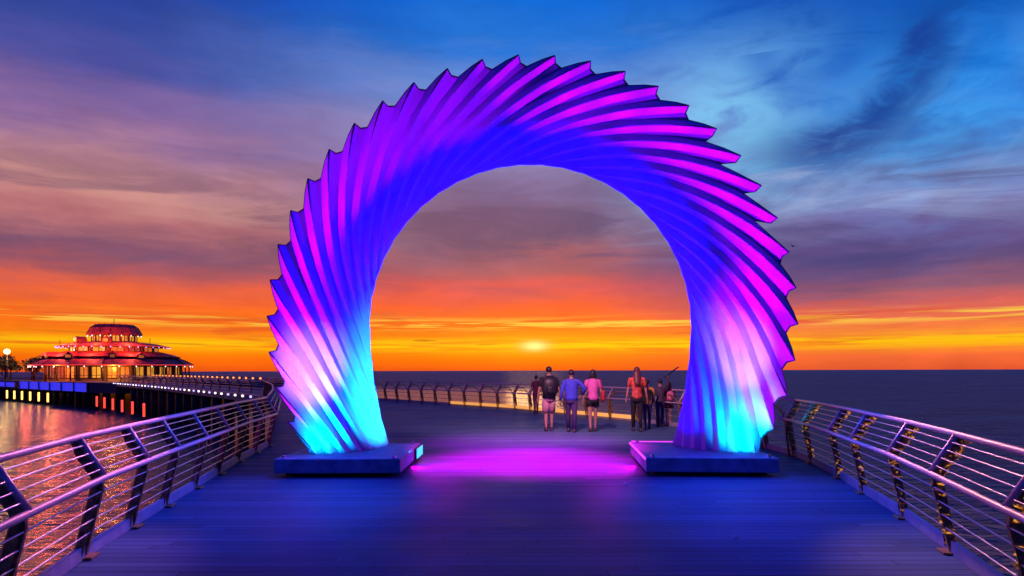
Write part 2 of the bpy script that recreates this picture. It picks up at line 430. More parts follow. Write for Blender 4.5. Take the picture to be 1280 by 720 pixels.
KNEE_Z, TOP_Z = 0.73, 1.10
def railing(name_label, nodes, side, post_w=0.09, detail=True, hoops=False, rad=0.029, glint_strand=()):
    # side: +1 when the deck lies to the left of travel direction, -1 otherwise
    t = thing('railing', name_label, 'railing', (0, 0, 0), 0, 'cranked cable railings along the pier')
    P = [Vector((p[0], p[1], 0)) for p in nodes]
    inn = []
    for i in range(len(P)):
        d = (P[min(i + 1, len(P) - 1)] - P[max(i - 1, 0)]).normalized()
        inn.append(Vector((-d.y, d.x, 0)) * side)
    base = [p + n * 0.06 for p, n in zip(P, inn)]
    knee = [p + n * 0.24 + Vector((0, 0, KNEE_Z)) for p, n in zip(P, inn)]
    top = [p + n * 0.02 + Vector((0, 0, TOP_Z)) for p, n in zip(P, inn)]
    ns = 10 if detail else 6
    MB().tube(top, rad, ns).build('top_rail', M_RAIL, t, True)
    MB().tube(knee, rad, ns).build('knee_rail', M_RAIL, t, True)
    tb = MB()
    for a, b in zip(base, base[1:]):
        tb.beam(a + Vector((0, 0, 0.065)), b + Vector((0, 0, 0.065)), 0.04, 0.12)
    tb.build('toe_board', M_KERB, t)
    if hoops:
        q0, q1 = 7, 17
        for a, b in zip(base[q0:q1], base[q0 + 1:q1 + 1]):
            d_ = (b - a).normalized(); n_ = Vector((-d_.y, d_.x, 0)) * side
            MB().beam(a.lerp(b, 0.04) + n_ * 0.05 + Vector((0, 0, 0.14)), a.lerp(b, 0.96) + n_ * 0.05 + Vector((0, 0, 0.14)), 0.03, 0.13).build('glow_strip', M_WATER_GLOW, t)  # added glowing strip, stands in for golden water seen under the rail
    nc = 5 if detail else 3
    for k in range(1, nc):
        f = k / nc
        MB().tube([b.lerp(q, 0.16 + 0.84 * f) for b, q in zip(base, knee)], 0.008 if detail else 0.012, 5).build('cable', M_CABLE, t, True)
        MB().tube([q.lerp(r, f) for q, r in zip(knee, top)], 0.008 if detail else 0.012, 5).build('cable', M_CABLE, t, True)
    for i, (b, q, r, n) in enumerate(zip(base, knee, top, inn)):
        along = Vector((n.y, -n.x, 0))
        m = MB()
        w0, w1 = post_w, post_w * 0.75
        # flat plate, wider at the crank, following deck -> crank -> top
        prof = [(b, 0.05, w1), (b.lerp(q, 0.85) - n * 0.02, 0.05, w0 * 1.1), (q - n * 0.05, 0.05, w0), (q.lerp(r, 0.5) - n * 0.06, 0.045, w0), (r - n * 0.03 - Vector((0, 0, 0.03)), 0.04, w1 * 0.8)]
        vs = []; fs = []
        for (c, th, w) in prof:
            for sx, sn in ((-1, -1), (1, -1), (1, 1), (-1, 1)):
                vs.append(c + along * (sx * th * 0.5) + n * (sn * w * 0.5 - w * 0.2))
        for j in range(len(prof) - 1):
            for k in range(4):
                l = (k + 1) % 4
                fs.append((j * 4 + k, j * 4 + l, j * 4 + 4 + l, j * 4 + 4 + k))
        fs += [(3, 2, 1, 0), tuple(len(vs) - 4 + k for k in range(4))]
        m.add(vs, fs)
        if detail:   # second leaner blade, splayed along the rail, and foot plate
            m.beam(b + along * 0.13 - n * 0.02 + Vector((0, 0, 0.0)), q + along * 0.02 - n * 0.06, 0.035, 0.07)
            m.box(b + Vector((0, 0, 0.012)), (0.2, 0.2, 0.022), math.atan2(n.y, n.x))
        po = m.build('post', M_POST, t, bevel=0.004 if detail else 0)
        if i in glint_strand:
            rg = random.Random(i); path = [b.lerp(q, 0.12), b.lerp(q, 0.85) - n * 0.02, q - n * 0.06, q.lerp(r, 0.5) - n * 0.07, r - n * 0.05 - Vector((0, 0, 0.06))]
            pts = []; rr_ = []
            for k in range(170):
                u = k / 169 * (len(path) - 1); j = min(int(u), len(path) - 2); c_ = path[j].lerp(path[j + 1], u - j)
                pts.append(c_ + along * rg.uniform(-0.04, 0.04) + n * (rg.uniform(-0.062, 0.05) - 0.012) + Vector((0, 0, rg.uniform(-0.02, 0.02)))); rr_.append(0.004 + 0.014 * rg.random() ** 2.5)
            MB().tube(pts, rr_, 6).build('glint_strand', M_GLINT, po, True)  # added glowing strand that gives the post its golden glints
        s = MB().tube([q, r], rad * 0.92, ns).build('strut', M_RAIL, po, True)
        if hoops and i + 1 < len(base) and i % 1 == 0:
            q2, b2 = knee[i + 1], base[i + 1]
            pts = []
            for k in range(13):
                a = PI * k / 12
                u = 0.5 - 0.5 * math.cos(a)
                c = b.lerp(b2, u); zz = 0.45 + 0.52 * math.sin(a) ** 0.8
                pts.append(Vector((c.x, c.y, zz)) + n * 0.16)
            pts = [Vector((b.x, b.y, 0.0)) + n * 0.1] + pts + [Vector((b2.x, b2.y, 0.0)) + n * 0.1]
            MB().tube(pts, 0.022, 6).build('hoop', M_POST, po, True)
    return t
railing('near cranked cable railing along the left deck edge, purple and orange rails over water', LN[1:], -1)
railing('near cranked cable railing along the right deck edge, pink rails before open sea', RN[1:], 1, glint_strand=range(4, 11))
rf_near = resample(RF[:10], 1.3)
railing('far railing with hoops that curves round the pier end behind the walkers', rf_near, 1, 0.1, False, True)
railing('distant railing on the sea side of the pier leading to the pavilion', resample(RF[9:], 3.0), 1, 0.1, False, rad=0.035)
railing('railing behind the left leg of the arch along the pier edge', resample(LF[:4], 1.5), -1, 0.1, False)
railing('distant railing on the harbour side of the pier below the pavilion', resample(LF[3:], 3.0), -1, 0.1, False, rad=0.035)

# ------------------------------------------------------------------ pilings
pile_mesh = None
def piling(x, y, top=-0.45, r=0.42):
    global pile_mesh
    if pile_mesh is None:
        o = MB().lathe([(0.42, -3.2), (0.42, -1.0), (0.45, -0.95), (0.45, 0.0)], 12).build('piling', M_PILE, smooth=True)
        pile_mesh = o.data
    else:
        o = bpy.data.objects.new('piling', pile_mesh); COL.objects.link(o)
    o.location = (x, y, top); o.scale = (r / 0.42, r / 0.42, (top - WATER + 0.5) / 3.2)
    tag(o, 'dark round piling standing in the water under the far pier', 'piling', 'pilings under the far pier')
    return o
pl = resample(LF[3:], 4.2)
for p in pl[:-1]:
    piling(p.x - 0.2 + 0.9, p.y + 0.9)
for p in resample([(-58.5, 98), (-63.6, 101.5), (-112, 143.5), (-140, 165)], 4.0):
    piling(p.x - 0.1, p.y + 1.6, -1.5, 0.5)
for p in resample([(-60, 104), (-112, 149)], 7.5):
    piling(p.x - 0.5, p.y + 9, -1.5, 0.5)

# ------------------------------------------------------------------ the twisted arch
CX, CZ, CY = 0.345, 2.54, 12.0
RO, RI = 4.43, 3.0
NF = 46; PITCH = 2 * PI / NF
BASE_Z = 0.305
KN = [0, 0.2, 0.4, 0.6, 0.8, 1.0]
PR = [4.43, 4.0, 3.56, 3.22, 3.0, 3.2]
PY = [-0.85, -0.78, -0.6, -0.2, 0.4, 0.9]
PT = [0, 9, 21.5, 37, 55, 73]
def herm(tab, s):
    x = max(0.0, min(0.99999, s)) * 5; i = int(x); u = x - i
    d = lambda j: (tab[min(j + 1, 5)] - tab[max(j - 1, 0)]) / (2.0 if 0 < j < 5 else 1.0)
    p0, p1, m0, m1 = tab[i], tab[i + 1], d(i), d(i + 1)
    return (2*u**3 - 3*u*u + 1) * p0 + (u**3 - 2*u*u + u) * m0 + (-2*u**3 + 3*u*u) * p1 + (u**3 - u*u) * m1
def raw(phi, s):
    r = herm(PR, s); a = phi + R(herm(PT, s))
    return Vector((r * math.cos(a), herm(PY, s), r * math.sin(a)))
def skin_pt(phi, s, depth):
    p = raw(phi, s)
    # outward normal of the smooth trumpet surface, away from viewer and axis
    e = 2e-3
    s1, s2 = max(0, s - e), min(1, s + e)
    dr = herm(PR, s2) - herm(PR, s1); dy = herm(PY, s2) - herm(PY, s1); L = math.hypot(dr, dy)
    nr, ny = dy / L, -dr / L
    rr = math.hypot(p.x, p.z)
    p = p + Vector((p.x / rr * nr, ny, p.z / rr * nr)) * depth
    rr = math.hypot(p.x, p.z)
    w = max(0.0, min(1.0, (RO - rr) / (RO - RI)))
    if p.z < 0:
        p.z += -0.8 * w * (p.z * p.z) / (abs(p.z) + 0.55)
    return Vector((CX + p.x, CY + p.y, CZ + p.z))
arch = thing('archway_sculpture', 'huge twisted pleated archway glowing magenta, blue and cyan over the walkway', 'sculpture', (CX, CY, 0))
off = Vector((CX, CY, 0))
torn = {18: 0.16, 19: 0.1, 20: 0.12, 17: 0.05}
NS = 44
for i in range(NF):
    ph0 = R(179) - i * PITCH
    us = [0, 0.29, 0.58, 0.79, 1.0]
    rows = []
    rng = random.Random(i)
    jit = rng.uniform(-0.012, 0.012); ja = rng.uniform(0.85, 1.15)
    for u in us:
        tri = u / 0.58 if u <= 0.58 else (1 - u) / 0.42
        s0 = 0.062 * math.sin(PI * min(1, u / 0.58) * 0.5) if u <= 0.58 else 0.062 * ((1 - u) / 0.42) ** 1.4
        if i in torn and u in (0.58, 0.79): s0 += torn[i] * rng.uniform(0.35, 0.8)
        col = []
        for k in range(NS + 1):
            s = s0 + (1 - 2 * s0) * k / NS if i not in torn else s0 + (1 - s0 - 0.02) * k / NS
            amp = (0.072 + 0.105 * max(0, 1 - s / 0.62) ** 1.1) * ja * tri
            rcut = 0
            col.append(skin_pt(ph0 - u * PITCH, s, amp) - off)
        rows.append(col)
    # front tip sticks out as a point
    b = MB()
    vs = [p for col in rows for p in col]
    fs = []
    for a in range(len(us) - 1):
        for k in range(NS):
            fs.append((a * (NS + 1) + k, (a + 1) * (NS + 1) + k, (a + 1) * (NS + 1) + k + 1, a * (NS + 1) + k + 1))
    b.add(vs, fs)
    me = bpy.data.meshes.new('fin'); me.from_pydata(b.v, [], b.f)
    bm = bmesh.new(); bm.from_mesh(me)
    bmesh.ops.bisect_plane(bm, geom=bm.verts[:] + bm.edges[:] + bm.faces[:], plane_co=(0, 0, BASE_Z), plane_no=(0, 0, 1), clear_inner=True)
    nfc = len(bm.faces)
    if nfc < 4:
        bm.free(); bpy.data.meshes.remove(me); continue
    bm.to_mesh(me); bm.free()
    me.materials.append(M_FAB)
    fo = bpy.data.objects.new('fin', me); COL.objects.link(fo); fo.parent = arch
    so_ = fo.modifiers.new('thick', 'SOLIDIFY'); so_.thickness = 0.014; so_.offset = 0
    # dark hem along the outer end and down the ridge
    def hem(pts, rad):
        pts = [p for p in pts]
        rr_ = rad if isinstance(rad, list) else [rad] * len(pts)
        keep = [(p, q) for p, q in zip(pts, rr_) if p.z > BASE_Z + 0.02]
        return keep
    front = [rows[a][0] for a in (4, 3, 2, 1)] + [rows[0][k] for k in range(0, 9)]
    for pts, rad in ((front, [0.016] * 5 + [0.016 - 0.0016 * k for k in range(8)]), ([rows[a][NS] for a in range(5)], 0.014)):
        kp = hem(pts, rad)
        if len(kp) > 1:
            MB().tube([p for p, q in kp], [q for p, q in kp], 6).build('hem', M_TRIM, fo, True)

# ------------------------------------------------------------------ plinths
M_CYAN = mat('cyan_lamp_lens', (0.1, 0.8, 0.9), 0.3, emit=(0.0, 0.75, 1.0), estr=1.1)
M_MAG = mat('magenta_led_strip', (0.8, 0.2, 0.8), 0.3, emit=(0.9, 0.05, 1.0), estr=1.2)
M_LAMP = mat('black_lamp_housing', (0.03, 0.03, 0.035), 0.5)
def plinth(label, x0, x1, y0, y1, rz, cyan):
    cx, cy = (x0 + x1) / 2, (y0 + y1) / 2
    t = thing('plinth', label, 'plinth', (cx, cy, 0), rz)
    w, d = x1 - x0, y1 - y0
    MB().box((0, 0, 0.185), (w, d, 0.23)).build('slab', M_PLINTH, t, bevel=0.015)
    MB().box((0, 0, 0.0425), (w - 0.3, d - 0.3, 0.055)).build('foot', M_FOOT, t)
    for bx in (-1, 1):
        for by in (-1, 1):
            MB().lathe([(0.045, 0.0), (0.045, 0.012), (0.028, 0.016), (0.028, 0.04), (0.02, 0.045)], 6, (bx * (w / 2 - 0.12), by * (d / 2 - 0.12), 0.30)).build('bolt', M_CABLE, t)
    if cyan:
        l = MB().box((w / 2 + 0.02, d * 0.32, 0.18), (0.04, d * 0.34, 0.20)).build('lamp', M_LAMP, t, bevel=0.008)
        MB().box((w / 2 + 0.045, d * 0.32, 0.18), (0.012, d * 0.31, 0.17)).build('lens', M_CYAN, l)
    else:
        l = MB().box((-w / 2 - 0.012, 0, 0.28), (0.02, d - 0.02, 0.03)).build('glow_strip', M_MAG, t)
        l2 = MB().box((-w * 0.29, d / 2 - 0.04, 0.312), (w * 0.40, 0.03, 0.018)).build('glow_strip', M_MAG, t)
    return t
plinth('grey slab plinth under the left leg of the arch, cyan lamp on its inner end', -3.79, -1.78, 10.6, 12.95, 0, True)
plinth('grey slab plinth under the right leg of the arch, edged with magenta light', 2.22, 4.30, 10.6, 12.95, R(-4), False)

# ------------------------------------------------------------------ lamps that light the arch, and added fills for deck, rails and people
def spot(name, loc, target, color, power, cone=60, blend=0.6, size=0.12):
    d = bpy.data.lights.new(name, 'SPOT'); o = bpy.data.objects.new(name, d); COL.objects.link(o)
    d.energy = power; d.color = color; d.spot_size = R(cone); d.spot_blend = blend; d.shadow_soft_size = size
    o.location = loc
    o.rotation_euler = (Vector(loc) - Vector(target)).to_track_quat('Z', 'Y').to_euler()
    return o
MAG = (0.48, 0.0, 1.0); BLU = (0.0, 0.0, 1.0); CYA = (0.0, 0.62, 1.0)
def ringpt(deg, r, y):
    return Vector((CX + r * math.cos(R(deg)), y, CZ + r * math.sin(R(deg)) * (1 if deg % 360 < 180 else 1)))
def aimed(name, loc, tgt, color, p, rad, blend=0.7):
    d = (Vector(tgt) - Vector(loc)).length
    return spot(name, loc, tgt, color, p * d * d, math.degrees(2 * math.atan(rad / d)), blend, 0.08)
for s in (-1, 1):
    for a in (3, 18, 33, 48, 63, 78):
        deg = a if s > 0 else 180 - a
        aimed('magenta_flood', (CX + (3.9 if s > 0 else -4.5), 9.7, 0.15), ringpt(deg, 4.22, 11.25), MAG, 74 if s > 0 else (92 if a < 60 else 60), 0.82, 0.85)
    if s > 0: aimed('magenta_flood', (CX + 3.9, 9.7, 0.15), ringpt(92, 4.22, 11.25), MAG, 70, 0.82, 0.85)
    aimed('magenta_flood', (CX + (3.9 if s > 0 else -4.5), 9.7, 0.15), ringpt(-14 if s > 0 else 194, 4.1, 11.25), MAG, 110, 0.9, 0.8)
    for a in (10, 35, 60, 84):
        deg = a if s > 0 else 180 - a
        aimed('blue_bore_flood', (CX - s * 0.5, 11.5, 0.35), ringpt(deg, 3.15, 12.1), BLU, 300, 1.05, 0.8)
    aimed('blue_bore_flood', (CX + s * 0.9, 11.2, 0.35), (CX + s * 2.7, 12.0, 1.9), BLU, 420, 1.7, 0.8)
    spot('blue_deck_fill', (CX + s * 1.0, 11.4, 5.6), (s * 3.6, 8.4, 0), (0.0, 0.07, 1.0), 2600, 50, 1.0)  # added fill from the crown, turns the deck before the plinths blue
    spot('rail_fill', (CX + s * 3.9, 11.0, 4.0), (s * 4.5, 6.0, 0.9), (1.0, 0.36, 0.34) if s > 0 else (1.0, 0.26, 0.55), 1500, 38, 1.0)  # added fill hung near the arch rim to tint the railings pink
aimed('magenta_flood', (CX + 2.2, 9.4, 0.15), (CX + 3.55, 11.4, 2.6), MAG, 170, 0.62, 0.9)
aimed('magenta_flood', (CX - 3.9, 9.3, 0.15), (CX - 4.0, 11.3, 2.0), MAG, 190, 0.62, 0.9)
spot('cyan_flood', (CX + 3.35, 10.72, 0.36), (CX + 3.6, 11.5, 0.8), CYA, 430, 80, 0.9)
spot('cyan_flood', (CX - 3.5, 10.75, 0.36), (CX - 3.5, 11.6, 0.85), CYA, 430, 84, 0.9)
spot('cyan_inner_flood', (CX - 1.75, 11.3, 0.36), (CX - 2.7, 12.2, 1.1), CYA, 1200, 66, 0.9)
for s in (-1, 1):
    spot('violet_fill', (CX + s * 0.6, 8.4, 0.15), (CX + s * 3.0, 11.2, 5.5), (0.28, 0.0, 1.0), 150, 58, 1.0)  # added fill to lift the dark pleat faces towards violet
for deg in (12, 28, 44, 60, 76):
    aimed('violet_fill', (CX - 0.6, 8.0, 0.15), ringpt(deg, 4.4, 11.2), (0.36, 0.0, 1.0), 42, 0.85, 1.0)
aimed('pale_leg_fill', (CX + 3.2, 9.5, 0.4), (CX + 3.6, 11.5, 2.0), (0.7, 0.5, 1.0), 130, 0.62, 1.0)  # added fill for the pale zone on the legs, no separate lamp there
aimed('pale_leg_fill', (CX - 3.0, 9.3, 0.4), (CX - 3.8, 11.4, 1.75), (0.75, 0.5, 1.0), 170, 0.7, 1.0)
spot('magenta_back_fill', (CX, 12.7, 5.4), (CX, 15.6, 0), (1.0, 0.03, 0.7), 5000, 52, 1.0)  # added fill, carries the magenta pool further back along the deck
spot('magenta_deck_fill', (CX, 12.4, 5.3), (CX, 12.5, 0), (1.0, 0.0, 0.45), 12000, 52, 0.9)  # added fill at the crown for an even magenta pool between plinths
spot('pink_people_fill', (CX, 12.6, 5.4), (1.8, 19.5, 0.9), (1.0, 0.4, 0.6), 3200, 78, 1.0)  # added fill that brightens the walkers' backs with pink
for s, x in ((-1, -1.6), (1, 2.0)):
    d = bpy.data.lights.new('magenta_deck_light', 'AREA'); o = bpy.data.objects.new('magenta_deck_light', d); COL.objects.link(o)
    d.shape = 'RECTANGLE'; d.size = 2.0; d.size_y = 0.12; d.energy = 45; d.color = (0.85, 0.0, 1.0)
    o.location = (x, 11.8, 0.2)
    o.rotation_euler = Vector((s * 1.0, 0, 0.9)).to_track_quat('Z', 'X').to_euler()

# ------------------------------------------------------------------ pavilion at the pier head
M_ROOF = mat('red_shingle_roof', (0.42, 0.07, 0.05), 0.6, var=0.5, vscale=1.2, bump=0.5, bscale=5)
M_WALL = mat('ochre_wall', (0.32, 0.15, 0.08), 0.7, var=0.3, vscale=0.7)
M_WOOD = mat('dark_timber', (0.06, 0.03, 0.025), 0.6, var=0.3, vscale=1)
def glow(name, c, st, hue):
    m = mat(name, c, 0.3); t = NT(m.node_tree); b = m.node_tree.nodes['Principled BSDF']
    P = t.n('ShaderNodeTexCoord').outputs['Object']
    nz = t.noise(P, 1.1, 5, 0.7, 0.6)
    t.link(t.ramp(nz, [(0.32, tuple(x * 0.12 for x in hue) + (1,)), (0.5, tuple(hue) + (1,)), (0.75, (1.0, 0.55, 0.08, 1))]), b.inputs['Emission Color'])
    b.inputs['Emission Strength'].default_value = st
    return m
M_WIN = [glow('window_glow_yellow', (0.5, 0.4, 0.1), 0.7, (1.0, 0.38, 0.02)), glow('window_glow_orange', (0.5, 0.2, 0.05), 0.55, (1.0, 0.2, 0.02)), glow('window_glow_dim', (0.2, 0.06, 0.05), 0.45, (0.6, 0.06, 0.04))]
M_BULB = mat('white_bulb', (0.9, 0.85, 0.9), 0.3, emit=(1.0, 0.8, 0.85), estr=2.2)
M_BULBV = mat('violet_bulb', (0.6, 0.5, 0.9), 0.3, emit=(0.45, 0.35, 1.0), estr=2.0)
M_BLUE = mat('blue_light_panel', (0.02, 0.05, 0.5), 0.4, emit=(0.0, 0.03, 1.0), estr=0.75)
M_REDLED = mat('red_light_tube', (0.6, 0.05, 0.05), 0.3, emit=(1.0, 0.05, 0.04), estr=1.0)
PC = Vector((-78.6, 132.0, 0))
pav = thing('pavilion', 'three tiered round pavilion with red roofs and glowing windows on the far pier', 'building', PC)
pav.scale = (0.89, 0.89, 1.0)
n = 16
def ring(r, z, k, a0=0.0): a = a0 + 2 * PI * k / n; return Vector((r * math.cos(a), r * math.sin(a), z))
MB().lathe([(13.0, 0.0), (13.0, 3.6), (9.8, 4.6), (9.8, 0.0)][:2], n).build('ground_wall', M_WALL, pav)
lr = MB().lathe([(15.7, 2.75), (15.9, 2.95), (14.2, 3.75), (12.0, 4.45), (9.8, 5.1), (9.6, 5.15), (9.6, 4.9), (12.0, 4.1), (14.0, 3.4)], n).build('lower_roof', M_ROOF, pav)
MB().lathe([(13.1, 4.35), (13.25, 4.5), (11.4, 5.05), (9.2, 5.55), (9.0, 5.35), (11.4, 4.8)], n).build('upper_awning', M_ROOF, pav)
for k in range(n):
    rb_ = MB()
    rb_.tube([ring(15.85, 2.98, k), ring(14.2, 3.82, k), ring(12.0, 4.52, k), ring(9.8, 5.16, k)], 0.09, 5)
    rb_.build('roof_rib', M_WOOD, lr)
    MB().tube([ring(5.45, 9.0, k), ring(4.7, 10.24, k), ring(3.6, 10.94, k)], 0.07, 5).build('roof_rib', M_WOOD, pav)
    a = 2 * PI * (k + 0.5) / n
    for dz, mm in ((0.0, 1.0), (0.35, 0.9)):
        q = Vector((13.0 * math.cos(a - 0.16 + dz), 13.0 * math.sin(a - 0.16 + dz), 0))
        MB().tube([q, q + Vector((0, 0, 3.5))], 0.2, 6).build('column', M_WOOD, pav)
MB().lathe([(8.6, 4.8), (8.6, 6.9)], n).build('middle_wall', M_WALL, pav)
mr = MB().lathe([(10.9, 6.45), (11.1, 6.6), (8.2, 7.15), (4.7, 7.5), (4.6, 7.3), (8.2, 6.85)], n).build('middle_roof', M_ROOF, pav)
MB().lathe([(4.4, 7.2), (4.4, 9.1)], n).build('top_wall', M_WALL, pav)
MB().lathe([(5.3, 8.75), (5.5, 8.95), (4.7, 10.2), (3.6, 10.9), (0.3, 11.05), (0.2, 10.6), (4.2, 9.0)], n).build('top_roof', M_ROOF, pav)
rng = random.Random(3)
def pav_window(r, z0, z1, k, w, mi):
    a = 2 * PI * (k + 0.5) / n
    c = Vector((r * math.cos(a), r * math.sin(a), (z0 + z1) / 2))
    f = MB()
    hw, hz = w / 2, (z1 - z0) / 2
    for sx in (-1, 0, 1):
        f.box(c + Vector((-math.sin(a), math.cos(a), 0)) * sx * hw, (0.16, 0.14, hz * 2 + 0.14), a)
    for sz in (-1, 1):
        f.box(c + Vector((0, 0, sz * hz)), (0.17, w, 0.12), a)
    fo = f.build('window', M_WOOD, pav)
    MB().box(c + Vector((math.cos(a), math.sin(a), 0)) * -0.02, (0.06, w, hz * 2), a).build('pane', M_WIN[mi], fo)
for k in range(n):
    a = 2 * PI * (k + 0.5) / n
    p = PC + Vector((math.cos(a), math.sin(a), 0)) * 13
    right = (math.cos(a) * 0.85 + math.sin(a) * 0.0) > 0.0
    for o_ in (-0.23, 0.23):
        pav_window(12.86, 0.5, 2.6, k + o_, 1.7, (0 if rng.random() < 0.55 else 1) if right else (1 if rng.random() < 0.45 else 2))
    pav_window(8.46, 5.1, 6.4, k, 2.4, (1 if rng.random() < 0.5 else 2) if not 9 <= k <= 12 else 0)
    pav_window(4.33, 7.55, 8.7, k, 1.35, 0)
    q = ring(14.9, 0, k)
    MB().tube([q, q + Vector((0, 0, 3.2))], 0.16, 8).build('column', M_WOOD, pav, True)
for r, z, cnt, m_ in ((10.9, 6.32, 40, M_BULBV), (15.6, 2.62, 32, M_BULB), (5.2, 8.62, 16, M_BULB)):
    for k in range(cnt):
        a = 2 * PI * k / cnt
        if math.sin(a) > 0.5: continue
        MB().ball((r * math.cos(a), r * math.sin(a), z), 0.12, 6, 4).build('bulb', m_, pav)
MB().tube([ring(15.95, 2.9, k) for k in range(n)], 0.07, 6, True).build('light_tube', M_REDLED, lr, True)
MB().tube([ring(11.15, 6.56, k) for k in range(n)], 0.06, 6, True).build('light_tube', M_REDLED, mr, True)
for deg, r_, z_, w_ in ((-128, 12.4, 4.1, 1.5), (-96, 12.8, 4.0, 2.0), (-61, 12.3, 4.1, 1.4), (-38, 12.6, 4.0, 1.7), (-112, 8.3, 7.05, 1.1), (-70, 8.0, 7.1, 1.4), (-150, 12.6, 4.0, 1.8)):
    M_ = Matrix.Rotation(R(deg), 3, 'Z'); c_ = M_ @ Vector((r_, 0, z_))
    b = MB(); b.add([c_ + M_ @ Vector(p) for p in ((0.7, -w_ / 2, 0), (0.7, w_ / 2, 0), (0.7, w_ / 2, 0.7), (0.7, 0, 1.25), (0.7, -w_ / 2, 0.7), (-1.6, -w_ / 2, 0), (-1.6, w_ / 2, 0), (-1.6, w_ / 2, 0.7), (-1.6, 0, 1.25), (-1.6, -w_ / 2, 0.7))],
        [(0, 1, 2, 3, 4), (5, 9, 8, 7, 6), (1, 6, 7, 2), (2, 7, 8, 3), (3, 8, 9, 4), (4, 9, 5, 0), (0, 5, 6, 1)])
    do_ = b.build('dormer', M_ROOF, pav)
    MB().box(c_ + M_ @ Vector((0.72, 0, 0.5)), (0.06, w_ * 0.6, 0.5), R(deg)).build('pane', M_WIN[1 if r_ > 10 else 0], do_)
for deg, r_, z_, h_ in ((-90, 0.2, 11.0, 1.1), (-20, 10.4, 6.7, 1.4), (-160, 10.4, 6.7, 1.2)):
    p_ = Vector((r_ * math.cos(R(deg)), r_ * math.sin(R(deg)), z_)); MB().tube([p_, p_ + Vector((0, 0, h_))], 0.06, 6).build('finial', M_WOOD, pav)
rb = MB()
for k in range(n):
    rb.beam(ring(15.2, 1.0, k), ring(15.2, 1.0, k + 1), 0.08, 0.08); rb.beam(ring(15.2, 0.55, k), ring(15.2, 0.55, k + 1), 0.05, 0.05)
rb.build('balustrade', M_WOOD, pav)
def point(name, loc, color, power, size=0.3):
    d = bpy.data.lights.new(name, 'POINT'); o = bpy.data.objects.new(name, d); COL.objects.link(o)
    d.energy = power; d.color = color; d.shadow_soft_size = size; o.location = loc
    return o
for a, c_, e in ((-100, (1.0, 0.25, 0.05), 900), (-60, (1.0, 0.4, 0.05), 900), (-140, (1.0, 0.12, 0.05), 900)):
    point('pavilion_lamp', PC + Vector((14.2 * math.cos(R(a)), 14.2 * math.sin(R(a)), 2.3)), c_, e)
for a in (-150, -115, -80, -45):
    point('roof_lamp', PC + Vector((11.0 * math.cos(R(a)), 11.0 * math.sin(R(a)), 5.9)), (1.0, 0.10, 0.06), 900)
    point('roof_lamp', PC + Vector((8.6 * math.cos(R(a)), 8.6 * math.sin(R(a)), 8.0)), (1.0, 0.14, 0.06), 700)

# blue light band on the platform edge
def band(a, b, z0, z1):
    a, b = Vector(a), Vector(b); d = (b - a).normalized(); nrm = Vector((-d.y, d.x))
    if nrm.y > 0: nrm = -nrm
    a2 = a + nrm * 0.1; b2 = b + nrm * 0.1
    t = thing('light_band', None, 'light', (a2.x, a2.y, 0))
    L = (b2 - a2).length; k = max(1, int(L / 6))
    MB().beam((0, 0, (z0 + z1) / 2), (b2.x - a2.x, b2.y - a2.y, (z0 + z1) / 2), 0.08, z1 - z0).build('panel', M_BLUE, t)
    for i in range(k + 1):
        p = (b2 - a2) * (i / k)
        MB().box((p.x + nrm.x * 0.06, p.y + nrm.y * 0.06, (z0 + z1) / 2), (0.25, 0.25, z1 - z0 + 0.1), math.atan2(d.y, d.x)).build('bracket', M_PILE, t)
    return t
tag(band((-64, 100.86), (-92, 124.86), -1.4, -0.1), 'bright blue light band on the pier edge directly below the pavilion')
tag(band((-94, 126.57), (-125, 152.4), -1.2, -0.35), 'dimmer blue light band on the pier edge left of the pavilion, below the trees')

# string of white bulbs along the harbour edge of the pier
slp = resample([(-17.2, 43.9), (-38.6, 72.4), (-57.2, 95.6)], 1.9)
sl = thing('string_lights', 'string of small white bulbs strung along the harbour edge of the far pier', 'lights', (0, 0, 0))
MB().tube([(p.x, p.y, 0.1) for p in slp], 0.02, 5).build('cable', M_PILE, sl)
for i, p in enumerate(slp):
    MB().ball((p.x, p.y, 0.02), 0.09, 7, 5).build('bulb', M_BULB if i % 3 else M_BULBV, sl, True)

# street lamp at the far left
M_GLOBE = mat('street_lamp_globe', (1, 0.8, 0.5), 0.3, emit=(1.0, 0.62, 0.2), estr=4.0)
lx, ly = -101.0, 133.5
lp = thing('street_lamp', 'tall street lamp with a glowing round globe at the far left of the pier', 'street lamp', (lx, ly, 0))
MB().tube([(0, 0, 0), (0, 0, 5.2)], [0.11, 0.07], 8).build('pole', M_WOOD, lp, True)
MB().lathe([(0.25, 0), (0.25, 0.3), (0.14, 0.5)], 10).build('base', M_WOOD, lp)
MB().ball((0, 0, 5.75), 0.55, 14, 10).build('globe', M_GLOBE, lp, True)
point('street_lamp_light', (lx, ly - 0.8, 5.75), (1.0, 0.6, 0.2), 1500, 0.5)

